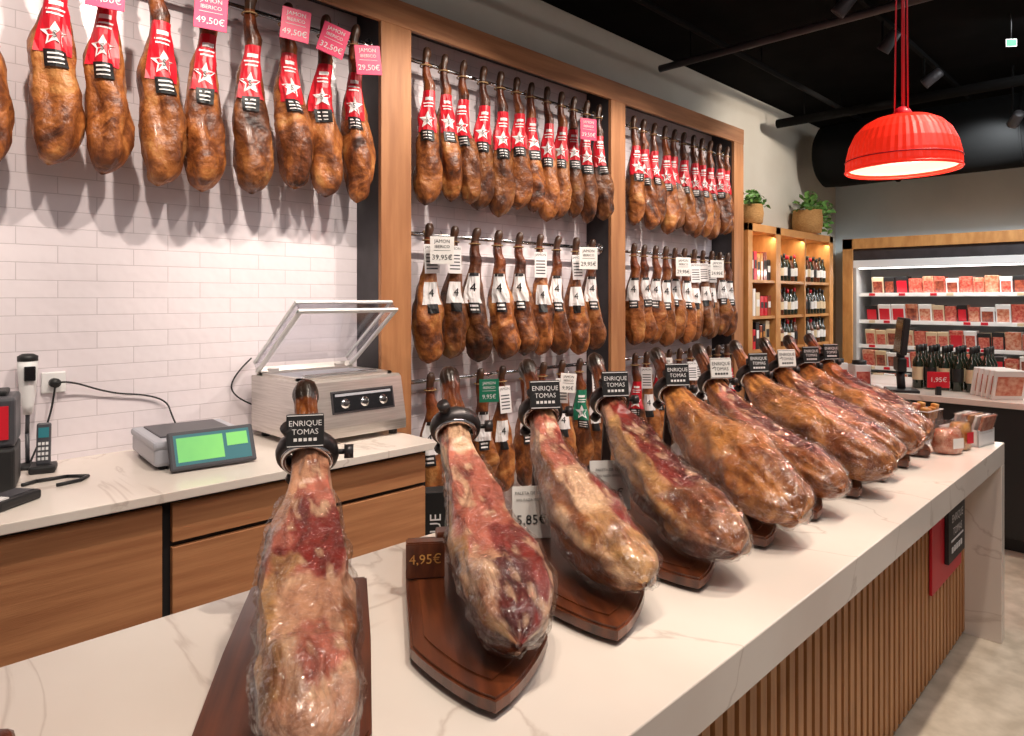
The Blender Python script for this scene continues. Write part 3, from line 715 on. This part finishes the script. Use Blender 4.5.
def acrbox(x,y,rz,w,d,h,mats):
    b=MB(); t=.004
    b.box(-w,w,-d,d,0,.006,WHITEP)
    for a in (-w,w-t): b.box(a,a+t,-d,d,.006,h,ACR)
    for a in (-d,d-t): b.box(-w+t,w-t,a,a+t,.006,h,ACR)
    for a in (-w,w-t):
        b.box(a-.001,a+t+.001,-d,d,h-.003,h,WHITEP)
    for a in (-d,d-t): b.box(-w,w,a-.001,a+t+.001,h-.003,h,WHITEP)
    for row in range(3):
        for k in range(4):
            M=T(-w*.62+k*w*.41,-d*.55+row*d*.55,.012,R.uniform(-.2,.2),.15,R.uniform(-.12,.12)); hh=h*R.uniform(.85,1.1)
            b.box(-w*.18,w*.18,-d*.14,d*.14,0,hh,R.choice(mats),.005,M=M); b.box(-w*.12,w*.12,-d*.15,-d*.14,hh*.3,hh*.6,R.choice([PAPER,RED,BLACK]),M=M)
    b.obj('acrylic_display_box',None,(x,y,.95),(0,0,rz))
acrbox(3.81,.98,-.15,.085,.11,.16,[GOLD,GOLD,PKO])
acrbox(3.94,1.22,-.15,.075,.10,.18,[GOLD,PAPER,PKO])
bag(3.60,.78,-.5,.15,.075,PKO,0); bag(3.73,.76,-.3,.17,.065,GOLD,3.3)
b=MB()
b.box(-.085,.085,-.085,.085,0,.01,WHITEP)
for a in (-.085,.079): b.box(a,a+.006,-.085,.085,0,.08,WHITEP)
for a in (-.085,.079): b.box(-.085,.085,a,a+.006,0,.08,WHITEP)
for k in range(5):
    b.box(-.07,.07,-.006,.006,.01,.15,(PKO,PAPER,GOLD)[k%3],.004,M=T(0,-.06+k*.028,0,0,.25)); b.box(-.073,.073,-.009,.009,.008,.155,FILM,.004,M=T(0,-.06+k*.028,0,0,.25))
b.obj('snack_pack_tray',None,(3.92,.77,.95),(0,0,-.2))

# ---------------------------------------------------------------- red pendant lamp
e=empty('pendant_lamp',(3.88,1.04,2.30)); LS=.86
b=MB(); n=96; prof=[(.300,0),(.302,.02),(.298,.07),(.282,.13),(.25,.19),(.205,.232),(.15,.258),(.09,.27),(.04,.275)]
v=[];f=[]
for r,z in prof:
    for i in range(n):
        a=2*pi*i/n; k=LS*(1+(.008 if i%2 else -.004)); v.append((r*k*math.cos(a),r*k*math.sin(a),z))
for j in range(len(prof)-1):
    for i in range(n): f.append((j*n+i,j*n+(i+1)%n,(j+1)*n+(i+1)%n,(j+1)*n+i))
b.add(v,f,REDLAMP,False); b.torus(.30*LS,.008,REDLAMP,T(0,0,0),n=48,k=6); b.torus(.303*LS,.004,RED,T(0,0,.05),n=48,k=6)
b.lathe([(.04,.27),(.045,.285),(.03,.31),(.012,.32)],RED,20)
b.obj('shade',e)
b=MB(); b.lathe([(.285*LS,.012),(.28*LS,.03),(.2*LS,.05),(.01,.06)],LAMPIN,48,cap=False); b.obj('diffuser',e)
b=MB()
for a in (0,2.1,4.2): b.cyl((.035*math.cos(a),.035*math.sin(a),.28),(.02*math.cos(a),.02*math.sin(a),CZ-2.32),.004,RED,6)
b.cyl((0,0,.3),(0,0,CZ-2.32),.005,RED,6); b.lathe([(.06,CZ-2.33),(.06,CZ-2.301)],RED,20); b.obj('cords',e)
l=bpy.data.lights.new('bulb','POINT'); l.energy=14; l.color=(1,.5,.4); l.shadow_soft_size=.1; o=bpy.data.objects.new('bulb',l); COL.objects.link(o); o.parent=e; o.location=(0,0,-.06)

# ---------------------------------------------------------------- wine shelving
def bottle(b,x,y,z,h=.30,mat=BOTTLE,lab=PAPER,n=10,cap=None):
    r=.036; M=T(x,y,z)
    b.lathe([(r*.9,0),(r,.01),(r,h*.60),(r*.75,h*.68),(.014,h*.76),(.013,h*.97)],mat,n,M)
    b.lathe([(r+.001,h*.2),(r+.001,h*.5)],lab,n,M,cap=False); b.lathe([(.015,h*.85),(.015,h)],cap or (RED if (int(x*50)%3==0) else BLACK),n,M)
b=MB(); SY0,SY1=3.2,3.498
for x0,x1 in ((6.68,6.78),(7.34,7.46),(8.90,9.02)): b.box(x0,x1,SY0,SY1,0,2.42,SHELFW,.003)
b.box(6.68,9.02,SY0,SY1,2.34,2.42,SHELFW,.003); b.box(6.68,9.02,SY1-.02,SY1,0,2.34,SHELFW)
SZ=[.10,.40,.75,1.11,1.46,1.84]
b.box(8.12,8.15,SY0,SY1,.1,2.34,SHELFW)
for z in SZ: b.box(6.70,9.0,SY0+.01,SY1-.02,z-.03,z,SHELFW)
b.obj('wine_shelf_unit')
for z in SZ:
    b=MB()
    x=7.52
    while x<8.88:
        if abs(x-8.135)>.06:
            for y in (3.27,3.37): bottle(b,x,y,z+.001,.29+.02*(int(x*10)%2),R.choice([BOTTLE,BOTTLE,BOTTLE2]),R.choice([PAPER,PAPER,BEIGE,BLACK]))
        x+=.095
    b.obj('wine_bottles')
    b=MB(); x=6.82
    while x<7.28:
        w=min(R.uniform(.05,.10),7.325-x); h=R.uniform(.2,.32)
        b.box(x,x+w,3.25,3.40,z+.001,z+h,R.choice([RED,PAPER,BEIGE,BLACK,PKD,GOLD,BLACK]),.003); b.box(x+.01,x+w-.01,3.248,3.25,z+h*.4,z+h*.7,R.choice([PAPER,BLACK,GOLD]))
        x+=w+.012
    b.obj('boxed_goods')
l=area('shelf_led',(7.9,3.22,2.3),(.5,0,0),2.2,.04,9,(1,.80,.55))

def plant(x,y,z,s,trail=False):
    b=MB(); b.lathe([(.09*s,0),(.12*s,.02),(.13*s,.12*s),(.12*s,.2*s),(.125*s,.21*s),(.11*s,.2*s),(.1*s,.17*s)],WICKER,20)
    for k in range(130):
        a=R.uniform(0,2*pi); el=R.uniform(.15,1.5); rr=R.uniform(.08,.24)*s
        c=Vector((math.cos(a)*math.cos(el)*rr*1.2,math.sin(a)*math.cos(el)*rr*.55-.03,.18*s+math.sin(el)*rr*.8))
        if trail and k%3==0: c=Vector((R.uniform(.1,.34)*s,R.uniform(-.12,.0)*s,R.uniform(.02,.3)*s))
        M=Matrix.Translation(c)@Euler((R.uniform(-1,1),R.uniform(-1,1),R.uniform(0,6))).to_matrix().to_4x4(); q=.034*s
        b.add([(0,-q,0),(q*.6,0,.006),(0,q*1.2,0),(-q*.6,0,.006)],[(0,1,2,3)],LEAF,False,M)
        if k%3==0: b.tube([(c.x*.15,c.y*.15,.17*s),tuple(c)],.0025,LEAF,4)
    b.obj('potted_plant',None,(x,y,z))
plant(6.97,3.31,2.421,1.0); plant(8.45,3.30,2.421,1.35,True)

# ---------------------------------------------------------------- refrigerated display
b=MB(); FX=9.28
b.box(FX,WX-.01,3.06,3.18,0,2.40,SHELFW,.003); b.box(FX,WX-.01,-.6,3.18,2.27,2.40,SHELFW,.003); b.box(FX,WX-.01,-.6,-.48,0,2.40,SHELFW,.003)
b.box(FX+.04,WX-.01,-.48,3.06,2.13,2.27,DARKM)
b.obj('fridge_wood_surround')
b=MB()
b.box(WX-.08,WX-.012,-.478,3.058,.1,2.12,GREYW); b.box(FX+.03,WX-.01,-.478,-.44,0,2.12,WHITEP); b.box(FX+.03,WX-.01,3.02,3.058,0,2.12,GREYW)
b.box(FX+.02,WX-.01,-.478,3.058,2.03,2.125,WHITEP,.004); b.box(FX+.06,FX+.12,-.40,3.0,2.018,2.03,LED)
b.box(FX+.02,WX-.01,-.478,3.058,0,.50,STEEL,.004); 
FZ=[.78,1.05,1.36,1.70]
for z in FZ:
    b.box(FX+.14,WX-.08,-.44,3.02,z-.02,z,WHITEP); b.box(FX+.125,FX+.14,-.44,3.02,z-.03,z+.015,PAPER); b.box(FX+.15,FX+.165,-.40,3.0,z-.026,z-.021,LED)
    y=-.40
    while y<2.95: b.box(FX+.122,FX+.125,y,y+.07,z-.022,z+.010,R.choice([PAPER,BEIGE,RED])); y+=.17
b.obj('refrigerated_display_case')
for z in FZ+[.5]:
    b=MB(); y=-.40
    while y<2.88:
        w=R.uniform(.10,.15); h=R.uniform(.18,.22); mt=R.choice([PKR,PKO,PKD,PKR,PKO,RED])
        for r_ in (0,1):
            M=T(FX+.22+r_*.16,y+w/2,z+.005,0,0,-.25)
            b.box(-.012,.012,-w/2,w/2,0,h,R.choice([PAPER,BEIGE,PKR,BLACK,PKO]),.003,M=M); b.box(-.016,-.012,-w*.40,w*.40,h*.08,h*.76,mt,M=M)
        y+=w+.010
    b.obj('packaged_cold_cuts')
l=area('fridge_light',(9.36,1.3,2.0),(0,.5,0),.05,3.2,30,(1,.95,.9))

# ---------------------------------------------------------------- checkout counter beyond
b=MB()
b.box(5.42,6.5,-.4,2.3,.10,.94,BLACK,.004); b.box(5.38,6.54,-.44,2.34,.94,.98,MARBLE,.003); b.box(5.5,6.4,-.3,2.2,0,.10,BLACK)
b.obj('checkout_counter')
b=MB()
for k in range(6):
    for q in range(3): bottle(b,5.78+q*.10,1.02+k*.085,.981,.32,BOTTLE,BEIGE if (k+q)%2 else BLACK,cap=BLACK)
b.obj('oil_bottles')
b=MB(); b.box(-.10,.10,-.10,.10,0,.02,BLACK,.004); b.tube([(0,0,.02),(0,.06,.16),(0,.02,.33)],.028,BLACK,12)
b.box(-.03,.03,-.035,.15,.14,.24,BLACK,.01)
b.box(-.02,.02,-.15,.15,-.13,.13,BLACK,.008,M=T(0,-.02,.40,0,0,.1))
b.box(-.024,-.02,-.135,.135,-.115,.115,BLACKG,M=T(0,-.02,.40,0,0,.1))
b.obj('pos_terminal',None,(5.50,1.48,.98),(0,0,-1.15))
b=MB(); b.box(-.07,.07,-.004,.004,.05,.16,RED,.002); b.box(-.015,.015,-.015,.015,0,.06,BLACK); b.text('1,95€',.045,WHITE,T(0,-.006,.105)); b.obj('price_sign',None,(5.46,1.24,.98),(0,0,-1.0))
for (x,y) in ((5.55,1.78),(5.6,1.96),(5.58,2.13)):
    b=MB(); b.box(-.06,.06,-.06,.06,0,.17,R.choice([WHITEP,PKR,BEIGE]),.006); b.box(-.05,.05,-.062,-.06,.03,.12,PKR); b.lathe([(.05,.17),(.05,.20)],BLACK,14); b.obj('preserve_jar',None,(x,y,.98),(0,0,-.8))
b=MB()
for k in range(5):
    b.box(-.10,.10,-.008,.008,0,.20,PAPER,.004,M=T(0,k*.06,0,0,.25)); b.box(-.08,.08,-.012,-.008,.03,.16,PKR if k%2 else PKO,M=T(0,k*.06,0,0,.25))
b.obj('sliced_meat_packs',None,(5.52,.86,.982),(0,0,-.9))
b=MB(); b.box(-.15,.15,-.12,.12,0,.16,WHITEP,.006); 
for k in range(6): b.box(-.12+k*.042,-.085+k*.042,-.09,.09,.14,.24,(PKR,PAPER,GOLD)[k%3],.003)
b.obj('counter_display_box',None,(5.62,.55,.981),(0,0,-.6))
b=MB(); b.box(-.04,.04,-.004,.004,-.03,.03,WHITEP,.002); b.box(-.036,.036,-.005,-.004,-.026,.026,pm('exit_green',(.0,.25,.06),.4,emit=(0,.35,.08),es=.5)); b.cyl((0,0,.03),(0,0,.25),.004,BLACK,6)
b.obj('exit_sign',None,(6.6,1.0,3.65),(0,0,-.9))

# ---------------------------------------------------------------- world & camera
w=bpy.data.worlds.new('world'); scene.world=w; w.use_nodes=True
w.node_tree.nodes['Background'].inputs[0].default_value=(1,.92,.89,1); w.node_tree.nodes['Background'].inputs[1].default_value=.18
cam=bpy.data.cameras.new('camera'); co=bpy.data.objects.new('camera',cam); COL.objects.link(co)
cam.sensor_width=36; cam.lens=36*690/1024; cam.shift_y=-70/1024; cam.clip_start=.02
co.location=(0,0,1.65); co.rotation_euler=(pi/2,0,math.radians(44.5-90))
scene.camera=co
